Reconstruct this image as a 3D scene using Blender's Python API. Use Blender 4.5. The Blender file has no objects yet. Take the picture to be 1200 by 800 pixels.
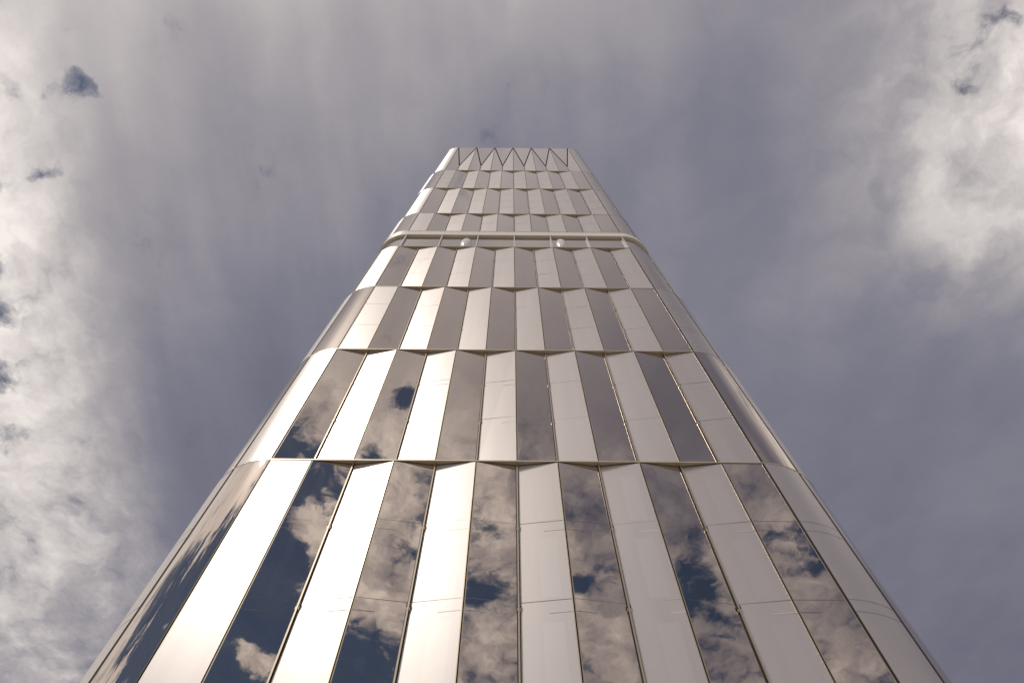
import bpy, math, random
R = math.radians
random.seed(7)
sc = bpy.context.scene
C = sc.collection

# ------------------------------------------------------------------ camera
cam_d = bpy.data.cameras.new("camera")
cam = bpy.data.objects.new("camera", cam_d); C.objects.link(cam)
cam_d.sensor_width = 36.0; cam_d.lens = 24.0
cam_d.clip_start = 0.05; cam_d.clip_end = 6000
cam.location = (0, 0, 1.6)
cam.rotation_euler = (R(90 + 67.51), 0, 0)
sc.camera = cam

# ------------------------------------------------------------------ sky, sun, exposure
SUN = (-0.47, -0.475, 1.0)                       # towards the sun (x, y over height 1)
sun_el = math.atan2(1.0, math.hypot(SUN[0], SUN[1]))
sun_az = math.atan2(SUN[0], SUN[1])
sun_d = bpy.data.lights.new("sun", 'SUN'); sun_d.energy = 1.5; sun_d.angle = R(8)
sun_d.color = (1.0, 0.93, 0.84)
sun = bpy.data.objects.new("sun", sun_d); C.objects.link(sun)
sun.rotation_euler = (math.pi / 2 - sun_el, 0, math.atan2(SUN[0], -SUN[1]))

sc.view_settings.view_transform = 'Standard'; sc.view_settings.look = 'None'
sc.view_settings.exposure = 0.0; sc.view_settings.gamma = 1.0
sc.view_settings.use_curve_mapping = False

world = bpy.data.worlds.new("World"); sc.world = world; world.use_nodes = True
nt = world.node_tree; nt.nodes.clear()
def N(t, **kw):
    n = nt.nodes.new(t)
    for k, v in kw.items(): setattr(n, k, v)
    return n
def L(a, b): nt.links.new(a, b)
def setin(n, i, v):
    if hasattr(v, 'is_linked') or hasattr(v, 'links'): L(v, n.inputs[i])
    else: n.inputs[i].default_value = v
def M(op, a, b=None, c=None, clamp=False):
    n = N('ShaderNodeMath', operation=op); n.use_clamp = clamp
    setin(n, 0, a)
    if b is not None: setin(n, 1, b)
    if c is not None: setin(n, 2, c)
    return n.outputs[0]
def VM(op, a, b=None):
    n = N('ShaderNodeVectorMath', operation=op); setin(n, 0, a)
    if b is not None: setin(n, 1, b)
    return n
def MR(v, a0, a1, b0, b1, interp='SMOOTHSTEP'):
    n = N('ShaderNodeMapRange', interpolation_type=interp)
    setin(n, 0, v); setin(n, 1, a0); setin(n, 2, a1); setin(n, 3, b0); setin(n, 4, b1)
    return n.outputs[0]
def noise(vec, scale, detail=6, rough=0.55, dist=0.0):
    n = N('ShaderNodeTexNoise'); L(vec, n.inputs['Vector'])
    n.inputs['Scale'].default_value = scale; n.inputs['Detail'].default_value = detail
    n.inputs['Roughness'].default_value = rough; n.inputs['Distortion'].default_value = dist
    return n
def addall(lst):
    s = lst[0]
    for x in lst[1:]: s = M('ADD', s, x)
    return s

tc = N('ShaderNodeTexCoord')
sep = N('ShaderNodeSeparateXYZ'); L(tc.outputs['Generated'], sep.inputs[0])
zc = M('MAXIMUM', sep.outputs[2], 0.06)
u = M('DIVIDE', sep.outputs[0], zc); v = M('DIVIDE', sep.outputs[1], zc)
cmb = N('ShaderNodeCombineXYZ'); L(u, cmb.inputs[0]); L(v, cmb.inputs[1]); UV = cmb.outputs[0]   # cloud deck plane
# gentle warp so nothing placed below keeps a round outline
wn = noise(UV, 5.0, 5, 0.6)
wv = VM('SUBTRACT', wn.outputs['Color'], (0.5, 0.5, 0.5))
ws = VM('SCALE', wv.outputs[0]); ws.inputs['Scale'].default_value = 0.13
W1 = VM('ADD', UV, ws.outputs[0]).outputs[0]
wn2 = noise(UV, 19.0, 4, 0.55)
ws2 = VM('SCALE', VM('SUBTRACT', wn2.outputs['Color'], (0.5, 0.5, 0.5)).outputs[0]); ws2.inputs['Scale'].default_value = 0.05
WUV = VM('ADD', W1, ws2.outputs[0]).outputs[0]
def blob(vec, x, y, r, amp, sy=1.0):
    dd = VM('SUBTRACT', vec, (x, y, 0))
    if sy != 1.0: dd = VM('MULTIPLY', dd.outputs[0], (1, 1.0 / sy, 1))
    le = VM('LENGTH', dd.outputs[0])
    return MR(le.outputs['Value'], 0.0, r, amp, 0.0)

n_big = noise(UV, 2.3, 3, 0.5).outputs['Fac']
n_puff = noise(WUV, 7.0, 9, 0.62).outputs['Fac']
n_fine = noise(WUV, 17.0, 8, 0.6).outputs['Fac']
# soft wind-drawn streaks
smap = N('ShaderNodeMapping'); L(UV, smap.inputs['Vector'])
smap.inputs['Rotation'].default_value = (0, 0, R(-14)); smap.inputs['Scale'].default_value = (7.0, 1.1, 1)
n_streak = noise(smap.outputs[0], 1.0, 4, 0.5).outputs['Fac']

# --- cover: solid overhead, breaking up towards the south
cov = [MR(v, -0.82, -0.50, 0.10, 0.62), MR(u, -0.05, 0.25, -0.03, 0.20)]
HOLES = [  # (u, v, radius, amount, flattening): gaps (-) and banks (+) of the broken deck
 (-0.652, 0.042, .085, -.46, .35), (-0.590, 0.058, .05, -.58, .8), (-0.79, 0.165, .085, -.95, .7), (-0.665, 0.166, .045, -.66, .5),
 (-0.82, 0.27, .06, -.80, .9), (-0.815, 0.37, .08, -.66, .6), (-0.85, 0.46, .08, -.75, .8), (-0.855, 0.60, .085, -.78, .5), (-0.97, 0.5, .12, -.50),
 (0.650, -0.030, .085, -.66, .5), (0.612, 0.038, .055, -.66, .6), (0.604, 0.0, .04, -.42, .8), (0.535, -0.035, .05, -.40, .5),
 (-0.21, -0.76, .15, -.95), (-0.22, -0.95, .14, -.90), (-0.24, -1.08, .16, -.75), (-0.24, -1.28, .14, -.75), (-0.165, -0.835, .06, 1.25), (-0.232, -1.19, .05, .95), (-0.19, -0.715, .05, .3), (-0.75, -0.95, .45, -.55), (-0.95, -0.66, .38, -.85), (-1.12, -0.32, .34, -.95),
 (-0.045, -0.67, .07, -.60), (0.01, -1.18, .15, -.75), (-0.02, -0.92, .15, .70), (0.0, -0.77, .09, .36), (0.0, -1.04, .09, .30),
 (0.165, -0.735, .06, -.75), (0.195, -0.90, .05, -.35), (0.18, -0.81, .08, .25), (0.22, -1.06, .16, .30), (0.36, -0.846, .07, -.85), (0.43, -0.95, .16, .35), (0.62, -0.95, .15, .35),
 (0.57, -0.77, .10, -.95), (0.555, -0.87, .06, -.5), (0.70, -0.95, .12, .1), (0.40, -0.72, .10, .2),
 (-0.24, -0.69, .08, -.50), (-0.15, -0.58, .10, .45), (-0.035, -0.545, .055, -.80), (-0.08, -0.62, .08, .30), (0.05, -0.56, .10, .2),
 (0.03, -0.52, .035, -.5),
]
cov += [blob(WUV, h[0], h[1], h[2] * 1.12, h[3] * ((0.62 if h[0] > 0.1 else 0.74) if h[1] < -0.4 else 1.0), *h[4:]) for h in HOLES]
cov_sum = M('ADD', M('ADD', addall(cov), M('MULTIPLY', M('SUBTRACT', n_puff, 0.5), MR(v, -0.5, -0.3, 2.3, 1.7))), M('ADD', M('MULTIPLY', M('SUBTRACT', n_fine, 0.5), MR(v, -0.5, -0.2, 1.2, 1.1)), 0.36))
mask = MR(cov_sum, MR(v, -0.5, -0.2, 0.24, 0.16), MR(v, -0.5, -0.2, 0.64, 0.76), MR(v, -0.5, -0.2, 0.035, 0.10), 1.0)

# --- how much light comes through the cloud
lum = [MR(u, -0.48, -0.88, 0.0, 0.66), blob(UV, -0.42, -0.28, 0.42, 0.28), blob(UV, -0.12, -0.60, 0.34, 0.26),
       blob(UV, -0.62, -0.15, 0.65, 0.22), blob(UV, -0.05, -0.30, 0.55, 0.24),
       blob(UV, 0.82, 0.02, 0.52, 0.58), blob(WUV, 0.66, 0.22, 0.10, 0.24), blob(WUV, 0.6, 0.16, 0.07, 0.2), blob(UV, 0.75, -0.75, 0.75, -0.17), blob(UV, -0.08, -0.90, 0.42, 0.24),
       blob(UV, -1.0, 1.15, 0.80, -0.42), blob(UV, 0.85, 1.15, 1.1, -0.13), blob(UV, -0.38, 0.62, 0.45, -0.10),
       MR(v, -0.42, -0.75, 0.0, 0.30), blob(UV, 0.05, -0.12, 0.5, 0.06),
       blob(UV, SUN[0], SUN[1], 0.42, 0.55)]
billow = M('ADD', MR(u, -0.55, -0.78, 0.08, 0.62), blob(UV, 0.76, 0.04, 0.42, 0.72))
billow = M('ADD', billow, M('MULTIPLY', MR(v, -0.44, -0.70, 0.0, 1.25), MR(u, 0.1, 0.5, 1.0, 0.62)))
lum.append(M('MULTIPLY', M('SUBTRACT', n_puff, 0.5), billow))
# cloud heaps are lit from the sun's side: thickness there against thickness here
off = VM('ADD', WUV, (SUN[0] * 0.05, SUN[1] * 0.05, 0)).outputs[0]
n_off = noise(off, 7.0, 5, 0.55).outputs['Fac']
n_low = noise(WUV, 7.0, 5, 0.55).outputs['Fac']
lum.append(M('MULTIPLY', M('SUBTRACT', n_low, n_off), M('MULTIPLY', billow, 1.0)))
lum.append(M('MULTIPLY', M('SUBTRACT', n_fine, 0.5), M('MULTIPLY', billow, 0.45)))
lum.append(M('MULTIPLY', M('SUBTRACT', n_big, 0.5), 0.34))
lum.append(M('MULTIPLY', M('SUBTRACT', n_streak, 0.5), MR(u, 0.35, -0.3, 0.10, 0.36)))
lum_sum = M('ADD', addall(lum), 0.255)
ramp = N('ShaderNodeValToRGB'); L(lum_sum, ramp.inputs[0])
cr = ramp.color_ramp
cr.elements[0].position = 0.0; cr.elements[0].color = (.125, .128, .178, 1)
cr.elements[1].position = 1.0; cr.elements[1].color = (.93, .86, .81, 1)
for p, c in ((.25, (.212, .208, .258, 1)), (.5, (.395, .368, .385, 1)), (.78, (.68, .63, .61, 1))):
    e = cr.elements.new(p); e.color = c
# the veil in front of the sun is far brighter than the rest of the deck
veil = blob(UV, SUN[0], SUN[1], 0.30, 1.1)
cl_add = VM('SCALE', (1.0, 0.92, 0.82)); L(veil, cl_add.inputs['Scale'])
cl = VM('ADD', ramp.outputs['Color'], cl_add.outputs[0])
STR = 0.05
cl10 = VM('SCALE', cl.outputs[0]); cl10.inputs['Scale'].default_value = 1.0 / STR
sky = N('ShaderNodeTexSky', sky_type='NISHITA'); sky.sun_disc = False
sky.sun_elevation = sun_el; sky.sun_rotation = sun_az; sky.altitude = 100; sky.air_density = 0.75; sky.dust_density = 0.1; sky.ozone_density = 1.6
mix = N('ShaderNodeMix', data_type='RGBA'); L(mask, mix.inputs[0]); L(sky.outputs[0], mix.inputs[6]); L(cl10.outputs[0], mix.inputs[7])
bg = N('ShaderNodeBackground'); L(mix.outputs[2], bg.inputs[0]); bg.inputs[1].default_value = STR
wo = N('ShaderNodeOutputWorld'); L(bg.outputs[0], wo.inputs[0])
world.cycles.sampling_method = 'MANUAL'; world.cycles.sample_map_resolution = 1024

# ------------------------------------------------------------------ materials
def mat(name, base, rough, metal=0.0, coat=0.0, bump=None, mottle=None, tone=0.0):
    m = bpy.data.materials.new(name); m.use_nodes = True
    t = m.node_tree; b = t.nodes['Principled BSDF']
    b.inputs['Base Color'].default_value = (*base, 1); b.inputs['Roughness'].default_value = rough
    b.inputs['Metallic'].default_value = metal
    if coat: b.inputs['Coat Weight'].default_value = coat; b.inputs['Coat Roughness'].default_value = 0.03
    tcn = t.nodes.new('ShaderNodeTexCoord')
    if bump:
        scale, strength, dist = bump
        n = t.nodes.new('ShaderNodeTexNoise'); n.inputs['Scale'].default_value = scale; n.inputs['Detail'].default_value = 2
        t.links.new(tcn.outputs['Object'], n.inputs['Vector'])
        bp = t.nodes.new('ShaderNodeBump'); bp.inputs['Strength'].default_value = strength; bp.inputs['Distance'].default_value = dist
        t.links.new(n.outputs['Fac'], bp.inputs['Height']); t.links.new(bp.outputs[0], b.inputs['Normal'])
    if mottle:
        sc_, amt = mottle
        mp = t.nodes.new('ShaderNodeMapping'); mp.inputs['Scale'].default_value = sc_
        t.links.new(tcn.outputs['Object'], mp.inputs['Vector'])
        n = t.nodes.new('ShaderNodeTexNoise'); n.inputs['Scale'].default_value = 1.0; n.inputs['Detail'].default_value = 6
        t.links.new(mp.outputs[0], n.inputs['Vector'])
        rp = t.nodes.new('ShaderNodeMapRange'); rp.inputs[1].default_value = 0.3; rp.inputs[2].default_value = 0.7
        rp.inputs[3].default_value = 1 - amt; rp.inputs[4].default_value = 1 + amt
        t.links.new(n.outputs['Fac'], rp.inputs[0])
        vm = t.nodes.new('ShaderNodeVectorMath'); vm.operation = 'SCALE'; vm.inputs[0].default_value = base
        t.links.new(rp.outputs[0], vm.inputs['Scale']); t.links.new(vm.outputs[0], b.inputs['Base Color'])
    if tone:                        # panes come from different batches
        oi = t.nodes.new('ShaderNodeObjectInfo'); rp = t.nodes.new('ShaderNodeMapRange')
        rp.inputs[3].default_value = 1 - tone; rp.inputs[4].default_value = 1 + tone
        t.links.new(oi.outputs['Random'], rp.inputs[0])
        vm = t.nodes.new('ShaderNodeVectorMath'); vm.operation = 'SCALE'; vm.inputs[0].default_value = base
        if b.inputs['Base Color'].is_linked: t.links.new(b.inputs['Base Color'].links[0].from_socket, vm.inputs[0])
        t.links.new(rp.outputs[0], vm.inputs['Scale']); t.links.new(vm.outputs[0], b.inputs['Base Color'])
    return m
M_MIRROR = mat('bronze_mirror_glass', (.57, .495, .44), 0.012, 1.0, bump=(0.55, 0.06, 0.05), tone=.04)
M_MIRROR2 = mat('bronze_mirror_glass_blind', (.595, .52, .465), 0.03, 1.0, bump=(0.55, 0.06, 0.05), tone=.04)
M_FROST = mat('fritted_glass', (.62, .57, .54), 0.40, 0.95, mottle=((1.3, 1.3, .10), .04), tone=.03)
M_FROST2 = mat('fritted_glass_blind', (.645, .593, .562), 0.40, 0.95)
M_CHAMP = mat('champagne_aluminium', (.56, .48, .36), 0.36, 1.0)
M_BRONZE = mat('dark_bronze_frame', (.05, .042, .032), 0.55, 0.1)
M_BLADE = mat('blade_bronze', (.055, .045, .034), 0.62, 0.0)
M_JOINT_STREAK = mat('glass_joint_and_light_streak', (.42, .37, .34), 0.15, 1.0)
M_SOFFIT = mat('champagne_soffit', (.66, .58, .44), 0.42, 0.75)
M_CREAM = mat('cream_fascia', (.88, .82, .73), 0.35)
M_FIN = mat('pale_fin', (.75, .71, .69), 0.35, 0.3)
M_JOINT = mat('grey_joint', (.42, .385, .365), 0.42, 0.9)
M_LIGHT_STREAK = mat('pale_light_streak', (.80, .76, .72), 0.35, 0.2)  # pale colour standing in for light streaks on the frosted panels
M_DARK = mat('dark_recess', (.035, .03, .026), 0.6)
M_DOME = mat('white_gloss', (.82, .79, .77), 0.18, 0.0, coat=0.6)
M_ROOF = mat('roof_grey', (.25, .25, .25), 0.8)

# paving
M_PAVE = bpy.data.materials.new('stone_paving'); M_PAVE.use_nodes = True
t = M_PAVE.node_tree; b = t.nodes['Principled BSDF']; b.inputs['Roughness'].default_value = 0.75
tcn = t.nodes.new('ShaderNodeTexCoord'); br = t.nodes.new('ShaderNodeTexBrick')
br.inputs['Scale'].default_value = 1.0; br.inputs['Brick Width'].default_value = 1.2; br.inputs['Row Height'].default_value = 0.6
br.inputs['Mortar Size'].default_value = 0.008
br.inputs['Color1'].default_value = (.36, .33, .30, 1); br.inputs['Color2'].default_value = (.31, .29, .265, 1); br.inputs['Mortar'].default_value = (.12, .11, .10, 1)
t.links.new(tcn.outputs['Object'], br.inputs['Vector']); t.links.new(br.outputs['Color'], b.inputs['Base Color'])

# ------------------------------------------------------------------ helpers
class MB:
    def __init__(s): s.v, s.f, s.m, s.mats = [], [], [], []
    def mi(s, m):
        if m not in s.mats: s.mats.append(m)
        return s.mats.index(m)
    def face(s, pts, m):
        i = len(s.v); s.v += [tuple(p) for p in pts]; s.f.append(tuple(range(i, i + len(pts)))); s.m.append(s.mi(m))
    def hexa(s, bot, top, m):      # two loops of equal length
        n = len(bot); i = len(s.v); s.v += [tuple(p) for p in bot] + [tuple(p) for p in top]; k = s.mi(m)
        s.f.append(tuple(range(i + n - 1, i - 1, -1))); s.m.append(k)
        s.f.append(tuple(range(i + n, i + 2 * n))); s.m.append(k)
        for j in range(n):
            q = (j + 1) % n; s.f.append((i + j, i + q, i + n + q, i + n + j)); s.m.append(k)
    def build(s, name, parent=None, smooth=False, loc=None):
        me = bpy.data.meshes.new(name); me.from_pydata(s.v, [], s.f)
        for m in s.mats: me.materials.append(m)
        me.polygons.foreach_set('material_index', s.m)
        if smooth: me.polygons.foreach_set('use_smooth', [True] * len(s.f))
        me.update()
        o = bpy.data.objects.new(name, me); C.objects.link(o)
        if parent: o.parent = parent
        if loc: o.location = loc
        return o

class Plane:                       # a vertical facade plane through two plan points, seen from outside
    def __init__(s, a, b):
        s.a = a; s.len = math.hypot(b[0] - a[0], b[1] - a[1])
        s.t = ((b[0] - a[0]) / s.len, (b[1] - a[1]) / s.len); s.n = (s.t[1], -s.t[0])
    def p(s, d, z, out=0.0): return (s.a[0] + s.t[0] * d + s.n[0] * out, s.a[1] + s.t[1] * d + s.n[1] * out, z)
    def box(s, mb, d0, d1, z0, z1, o0, o1, m):
        mb.hexa([s.p(d0, z0, o1), s.p(d1, z0, o1), s.p(d1, z0, o0), s.p(d0, z0, o0)],
                [s.p(d0, z1, o1), s.p(d1, z1, o1), s.p(d1, z1, o0), s.p(d0, z1, o0)], m)

# ------------------------------------------------------------------ setting: ground
g = MB()
g.face([(-2500, -2500, 0), (2500, -2500, 0), (2500, 2500, 0), (-2500, 2500, 0)], M_PAVE)
ground = g.build('ground'); ground['kind'] = 'structure'

# ------------------------------------------------------------------ tower
tower = bpy.data.objects.new('tower', None); C.objects.link(tower)
tower.location = (0.196, 14.54, 0); tower.rotation_euler = (0, 0, R(0.5026))
tower['label'] = 'tall round-cornered tower clad in zigzag strips of mirror glass and pale frosted glass'
tower['category'] = 'tower'

W, A, HX, RC = 1.6, 0.20, 9.6, 2.85
DEP = 2 * (HX + RC)
CY = HX + RC                                   # plan centre is (0, CY)
E0 = 1.6
# (bottom, top, first valley parity, floors)
ROWS = [('low', 2.5, E0 + 11.9, 1, 3), ('r0', E0 + 11.9, E0 + 22.9, 0, 3), ('r1', E0 + 22.9, E0 + 33.9, 1, 3), ('r2', E0 + 33.9, E0 + 44.87, 0, 3),
        ('r3', E0 + 44.87, E0 + 55.77, 1, 3), ('a', E0 + 61.2, E0 + 68.95, 0, 2), ('b', E0 + 68.95, E0 + 83.57, 1, 4), ('c', E0 + 83.57, E0 + 97.8, 0, 4),
        ('crown', E0 + 97.8, E0 + 124.3, 1, 6)]
ZV = E0 + 103.6
ZTOP = E0 + 124.3
JOINTS = [32, 61, 90]

def outline(off, nseg=8):                      # rounded square, counter-clockwise from above, off = inset
    pts = []
    r = RC - off
    for cx, cy, a0 in ((HX, RC, -90), (HX, DEP - RC, 0), (-HX, DEP - RC, 90), (-HX, RC, 180)):
        for i in range(nseg + 1):
            a = R(a0 + 90 * i / nseg)
            pts.append((cx + max(r, 0.02) * math.cos(a) if r > 0 else cx - (0), cy + max(r, 0.02) * math.sin(a)))
    return pts

def ring(mb, z0, z1, off_out, off_in, m, nseg=16):
    o = outline(off_out, nseg); i = outline(off_in, nseg); n = len(o)
    for k in range(n):
        q = (k + 1) % n
        a, b, c, d = o[k], o[q], i[q], i[k]
        mb.face([(*a, z0), (*b, z0), (*b, z1), (*a, z1)], m)
        mb.face([(*d, z0), (*c, z0), (*b, z0), (*a, z0)], m)
        mb.face([(*a, z1), (*b, z1), (*c, z1), (*d, z1)], m)
        mb.face([(*c, z0), (*d, z0), (*d, z1), (*c, z1)], m)

# dark inner body behind all the glass
core = MB(); o = outline(0.78)
core.hexa([(*p, 0.0) for p in o], [(*p, ZTOP - 0.3) for p in o], M_DARK)
core.build('inner_body', tower)
roof = MB(); o = outline(0.30)
roof.hexa([(*p, ZTOP - 0.28) for p in o], [(*p, ZTOP - 0.05) for p in o], M_ROOF)
roof.build('roof', tower)
base = MB(); ring(base, 0.0, 2.42, 0.05, 0.70, M_CHAMP); base.build('plinth', tower)

GAP_R, GAP_V = 0.024, 0.034
def depth_at(k, par):                          # plan depth of column line k
    if abs(k) == 6: return 0.0
    return A if (k - par) % 2 == 0 else 0.0

def panel(k, row, z0, z1, par, floors):
    xl, xr = k * W, (k + 1) * W
    dl, dr = depth_at(k, par), depth_at(k + 1, par)
    pl = Plane((xl, dl), (xr, dr))
    white = (k - par) % 2 == 0                 # valley on its left: faces left
    gl = GAP_V if dl > 0 else GAP_R; gr = GAP_V if dr > 0 else GAP_R
    zb, zt = z0 + 0.06, z1 - 0.085
    n = 'frosted_panel' if white else 'mirror_panel'
    ma, mb_ = (M_FROST, M_FROST2) if white else (M_MIRROR, M_MIRROR2)
    g = MB(); Lp = pl.len
    j = [random.uniform(-.007, .007) for _ in range(4)]      # glass never sits perfectly true
    def P(d, z):
        s = (d - gl) / (Lp - gl - gr); tt = (z - zb) / (zt - zb)
        return pl.p(d, z, (j[0] * (1 - s) + j[1] * s) * (1 - tt) + (j[2] * (1 - s) + j[3] * s) * tt)
    if row in ('r0', 'low'):
        us = [gl, gl + .40 * Lp, gl + .78 * Lp, Lp - gr] if white else [gl, gl + .30 * Lp, gl + .46 * Lp, Lp - gr]
        fh = (z1 - z0) / floors
        zs = [zb]; blind = []
        for fl in range(floors):
            a, b = z0 + fl * fh, z0 + (fl + 1) * fh
            zs += [a + .14, b - .85]
        zs.append(zt)
        for a, b in zip(zs[:-1], zs[1:]):
            for q, (c, d) in enumerate(zip(us[:-1], us[1:])):
                isb = q == 1 and b - a > 2.0 and (white or random.random() < .45)
                g.face([P(c, a), P(d, a), P(d, b), P(c, b)], mb_ if isb else ma)
    else:
        g.face([P(gl, zb), P(Lp - gr, zb), P(Lp - gr, zt), P(gl, zt)], ma)
    po = g.build(n, tower)
    f = MB()
    fw = 0.022
    for d0, d1, gv in ((gl - .006, gl + fw, dl), (Lp - gr - fw, Lp - gr + .006, dr)):
        if gv == 0: pl.box(f, d0, d1, zb - .01, zt + .01, -0.10, 0.004, M_CHAMP)
        else: pl.box(f, d0, d1, zb - .01, zt + .01, -0.10, 0.006, M_BRONZE)
    fh = (z1 - z0) / floors
    for fl in range(1, floors + (1 if row != 'c' else 0)):
        z = z0 + fl * fh
        if z < zt - .1 and (white or row in ('r0', 'low')):
            h = .008 if white else .006
            pl.box(f, gl + fw + .003, Lp - gr - fw - .003, z - h, z + h, -.01, .003, M_JOINT if white else M_JOINT_STREAK)
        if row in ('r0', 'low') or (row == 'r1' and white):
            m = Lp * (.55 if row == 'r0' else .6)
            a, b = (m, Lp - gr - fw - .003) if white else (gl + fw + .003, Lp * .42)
            if z < zt: pl.box(f, a, b, z - .50, z - .478, -.01, .003, M_LIGHT_STREAK if white else M_JOINT_STREAK)  # half-width strip imitating a streak of light on the pane, in colour
    f.build('panel_frame', po)

def crown_panel(k, z0, par):
    xl, xr = k * W, (k + 1) * W
    dl, dr = depth_at(k, par), depth_at(k + 1, par)
    white = (k - par) % 2 == 0
    pl = Plane((xl, dl), (xr, dr)); Lp = pl.len
    g = MB(); f = MB()
    ma = M_FROST if white else M_MIRROR
    e = 0.07; zb = z0 + .10
    s = 1.0
    if white:      # valley left, ridge right
        g.face([pl.p(e, zb), pl.p(Lp - .03, zb), pl.p(Lp - .03, ZTOP - 1.3), pl.p(e, ZV - .3)], ma)
        pl.box(f, Lp - .06, Lp - .025, zb, ZTOP - 1.4, -.08, .012, M_CHAMP)
        pl.box(f, e - .01, e + .03, zb, ZV - .3, -.36, .012, M_CHAMP)
    else:
        g.face([pl.p(.03, zb), pl.p(Lp - e, zb), pl.p(Lp - e, ZV - .3), pl.p(.03, ZTOP - 1.3)], ma)
        pl.box(f, .025, .06, zb, ZTOP - 1.4, -.08, .012, M_CHAMP)
        pl.box(f, Lp - e - .03, Lp - e + .01, zb, ZV - .3, -.36, .012, M_CHAMP)
    po = g.build('frosted_panel' if white else 'mirror_panel', tower)
    f.build('panel_frame', po)

for row, z0, z1, par, floors in ROWS:
    for k in range(-6, 6):
        if row == 'crown': crown_panel(k, z0, par)
        else: panel(k, row, z0, z1, par, floors)

# leaning triangles that close the folds under the top edge
for k in range(-5, 6, 2):
    g = MB(); x = k * W; e = .13
    g.face([(x, A - .02, ZV + .9), (x + W - e, .0, ZTOP - .35), (x - W + e, .0, ZTOP - .35)], M_MIRROR)
    g.build('crown_triangle', tower)

# curved glass of the rounded corners, three panes to a corner
def curved(cx, cy, a0, a1, z0, z1, mat_, name, floors, lines):
    g = MB(); n = 10; r = RC
    pts = [(cx + r * math.cos(a0 + (a1 - a0) * i / n), cy + r * math.sin(a0 + (a1 - a0) * i / n)) for i in range(n + 1)]
    base_ = len(g.v)
    g.v += [(*p, z0) for p in pts] + [(*p, z1) for p in pts]; mi = g.mi(mat_)
    for i in range(n):
        g.f.append((i, i + 1, n + 2 + i, n + 1 + i)); g.m.append(mi)
    po = g.build(name, tower, smooth=True)
    f = MB()
    for aa, s in ((a0, 1), (a1, -1)):
        w = .035 / r
        b0, b1 = sorted((aa - s * .006 / r, aa + s * w))
        q = lambda a, rr: (cx + rr * math.cos(a), cy + rr * math.sin(a))
        f.hexa([(*q(b0, r + .005), z0), (*q(b1, r + .005), z0), (*q(b1, r - .12), z0), (*q(b0, r - .12), z0)],
               [(*q(b0, r + .005), z1), (*q(b1, r + .005), z1), (*q(b1, r - .12), z1), (*q(b0, r - .12), z1)], M_BRONZE)
    if lines:
        fh = (z1 - z0) / floors
        for fl in range(1, floors):
            for dz in (0, -.48):
                z = z0 + fl * fh + dz
                for i in range(n):
                    aA = a0 + (a1 - a0) * (i + .35 * (i == 0)) / n; aB = a0 + (a1 - a0) * (i + 1 - .35 * (i == n - 1)) / n
                    f.face([(*q(aA, r + .004), z), (*q(aB, r + .004), z), (*q(aB, r + .004), z + .022), (*q(aA, r + .004), z + .022)], M_JOINT)
    f.build('panel_frame', po)

def corner(side, z0, z1, first_white, floors, lines):
    prev = 0
    for i, jd in enumerate(JOINTS):
        g0, g1 = prev + .55, jd - .55
        prev = jd
        w = first_white if i % 2 == 0 else not first_white
        if side > 0: a0, a1, cx = R(-90 + g0), R(-90 + g1), HX
        else: a0, a1, cx = R(-90 - g1), R(-90 - g0), -HX
        curved(cx, RC, a0, a1, z0 + .06, z1 - .04, M_FROST if w else M_MIRROR, 'frosted_corner_panel' if w else 'mirror_corner_panel', floors, lines and w)
for row, z0, z1, par, floors in ROWS:
    lw = (-6 - par) % 2 != 0                   # the corner pane carries on the alternation
    rw = (6 - par) % 2 == 0
    corner(-1, z0, z1 if row != 'crown' else ZTOP - .1, lw, floors, row in ('low', 'r0'))
    corner(1, z0, z1 if row != 'crown' else ZTOP - .1, rw, floors, row in ('low', 'r0', 'r1', 'r2'))

# the other sides: the same strips, laid flat
def side_wall(pl, name):
    g = MB()
    for row, z0, z1, par, floors in ROWS:
        for k in range(12):
            w = (k - par) % 2 == 0
            pl.box(g, k * W + .03, (k + 1) * W - .03, z0 + .08, z1 - .12, -.10, -.01, M_FROST if w else M_MIRROR)
    pl.box(g, 0, 12 * W, E0 + 55.9, E0 + 61.1, -.45, -.30, M_MIRROR)
    g.build(name, tower)
side_wall(Plane((HX + RC, RC), (HX + RC, DEP - RC)), 'side_facade')
side_wall(Plane((HX, DEP), (-HX, DEP)), 'side_facade')
side_wall(Plane((-HX - RC, DEP - RC), (-HX - RC, RC)), 'side_facade')
# rear corners
for cx, a0 in ((HX, 0), (-HX, 90)):
    for row, z0, z1, par, floors in ROWS:
        curved(cx, DEP - RC, R(a0 + .6), R(a0 + 89.4), z0 + .06, z1 - .04, M_MIRROR, 'mirror_corner_panel', floors, False)

# ledges between the storeys' rows
for z in [r[1] for r in ROWS if r[0] not in ('a',)] + [E0 + 55.77]:
    l = MB(); ring(l, z - .032, z + .032, -0.012, 0.80, M_SOFFIT); l.build('row_ledge', tower)
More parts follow.
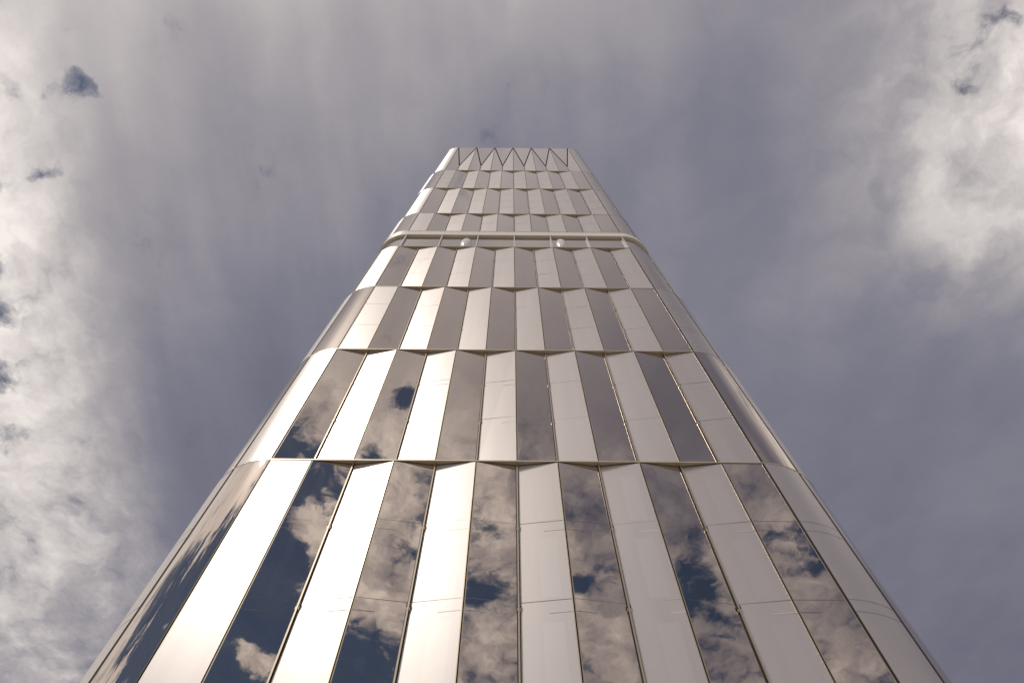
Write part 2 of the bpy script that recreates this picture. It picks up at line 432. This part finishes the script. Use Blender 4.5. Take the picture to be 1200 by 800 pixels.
# recessed band with glass, fins and a cream soffit
l = MB(); ring(l, E0 + 61.09, E0 + 61.26, -0.015, 0.80, M_CHAMP); ring(l, E0 + 59.85, E0 + 61.085, -0.003, 0.04, M_CREAM); ring(l, E0 + 59.90, E0 + 59.96, 0.043, 0.80, M_CREAM); l.build('band_soffit', tower)
bz0, bz1 = E0 + 55.83, E0 + 59.88
l = MB(); o = outline(.22, 16)
for a, b in zip(o, o[1:] + o[:1]): l.face([(*a, bz0), (*b, bz0), (*b, bz1), (*a, bz1)], M_MIRROR)
l.build('band_glass', tower)
def fin(x, y, nx, ny):
    f = MB(); tx, ty = -ny, nx; h = .045
    q = lambda s, o_: (x + tx * s + nx * o_, y + ty * s + ny * o_)
    f.hexa([(*q(-h, .19), bz0), (*q(h, .19), bz0), (*q(h, .003), bz0), (*q(-h, .003), bz0)],
           [(*q(-h, .19), bz1), (*q(h, .19), bz1), (*q(h, .003), bz1), (*q(-h, .003), bz1)], M_FIN)
    f.build('band_fin', tower)
for k in range(-6, 7, 2): fin(k * W, .22, 0, -1)
# parapet rail
l = MB(); ring(l, ZTOP - .28, ZTOP, -0.01, 0.32, M_CHAMP); l.build('parapet_cap', tower)

# the blade standing in every valley, out to the plane of the ridges, with its fixing brackets
for row, z0, z1, par, floors in ROWS:
    fh = (z1 - z0) / floors
    for k in range(-5, 6):
        if depth_at(k, par) == 0: continue
        bl = MB(); pl = Plane((k * W - .04, 0), (k * W + .04, 0))
        zt = (ZV - .2) if row == 'crown' else z1 - .06
        fr = -.12
        pl.box(bl, .015, .065, z0 + .06, zt, -(A + .3), fr - .012, M_BLADE)
        pl.box(bl, .015, .065, z0 + .06, zt, fr - .010, fr, M_CHAMP)
        bo = bl.build('valley_blade', tower)
        if row in ('crown', 'c', 'b', 'a'): continue
        for fl in range(1, floors):
            for sx in (-1, 1):
                z = z0 + fl * fh - .1
                bk = MB(); pl2 = Plane((k * W + sx * .045 - .02, .13), (k * W + sx * .045 + .02, .13))
                pl2.box(bk, 0, .04, z - .12, z, -.05, 0, M_BRONZE)
                pl2.box(bk, .01, .03, z - .26, z - .123, -.04, -.01, M_CHAMP)
                bk.build('bracket', bo)

# ------------------------------------------------------------------ the two white domes on the band
def dome(x, label):
    root = bpy.data.objects.new('dome_lamp', None); C.objects.link(root)
    yaw = R(.5026); c, s = math.cos(yaw), math.sin(yaw)
    y = .216
    root.location = (.196 + c * x - s * y, 14.54 + s * x + c * y, E0 + 55.815)
    root.rotation_euler = (0, 0, yaw)
    root['label'] = label; root['category'] = 'lamp'; root['group'] = 'white domes on the tower band'
    g = MB(); n, m = 28, 18; hz, rx, ry = 1.58, .50, .36; mi = g.mi(M_DOME)
    for i in range(m + 1):
        th = math.pi * i / m
        for j in range(n + 1):
            ph = math.pi + math.pi * j / n
            g.v.append((rx * math.sin(th) * math.cos(ph), ry * math.sin(th) * math.sin(ph), .03 + hz - hz * math.cos(th)))
    for i in range(m):
        for j in range(n):
            a = i * (n + 1) + j; g.f.append((a, a + 1, a + n + 2, a + n + 1)); g.m.append(mi)
    g.build('shell', root, smooth=True)
    r_ = MB()
    r_.hexa([(.2 * math.cos(math.pi + math.pi * j / 12), .2 * math.sin(math.pi + math.pi * j / 12), 0) for j in range(13)],
            [(.2 * math.cos(math.pi + math.pi * j / 12), .2 * math.sin(math.pi + math.pi * j / 12), .06) for j in range(13)], M_CHAMP)
    r_.build('base_ring', root)
dome(-4.15, 'white dome on the plain glass band, nearer the tower corner with the bright glare')
dome(4.05, 'white dome on the plain glass band, nearer the darker shaded tower corner')
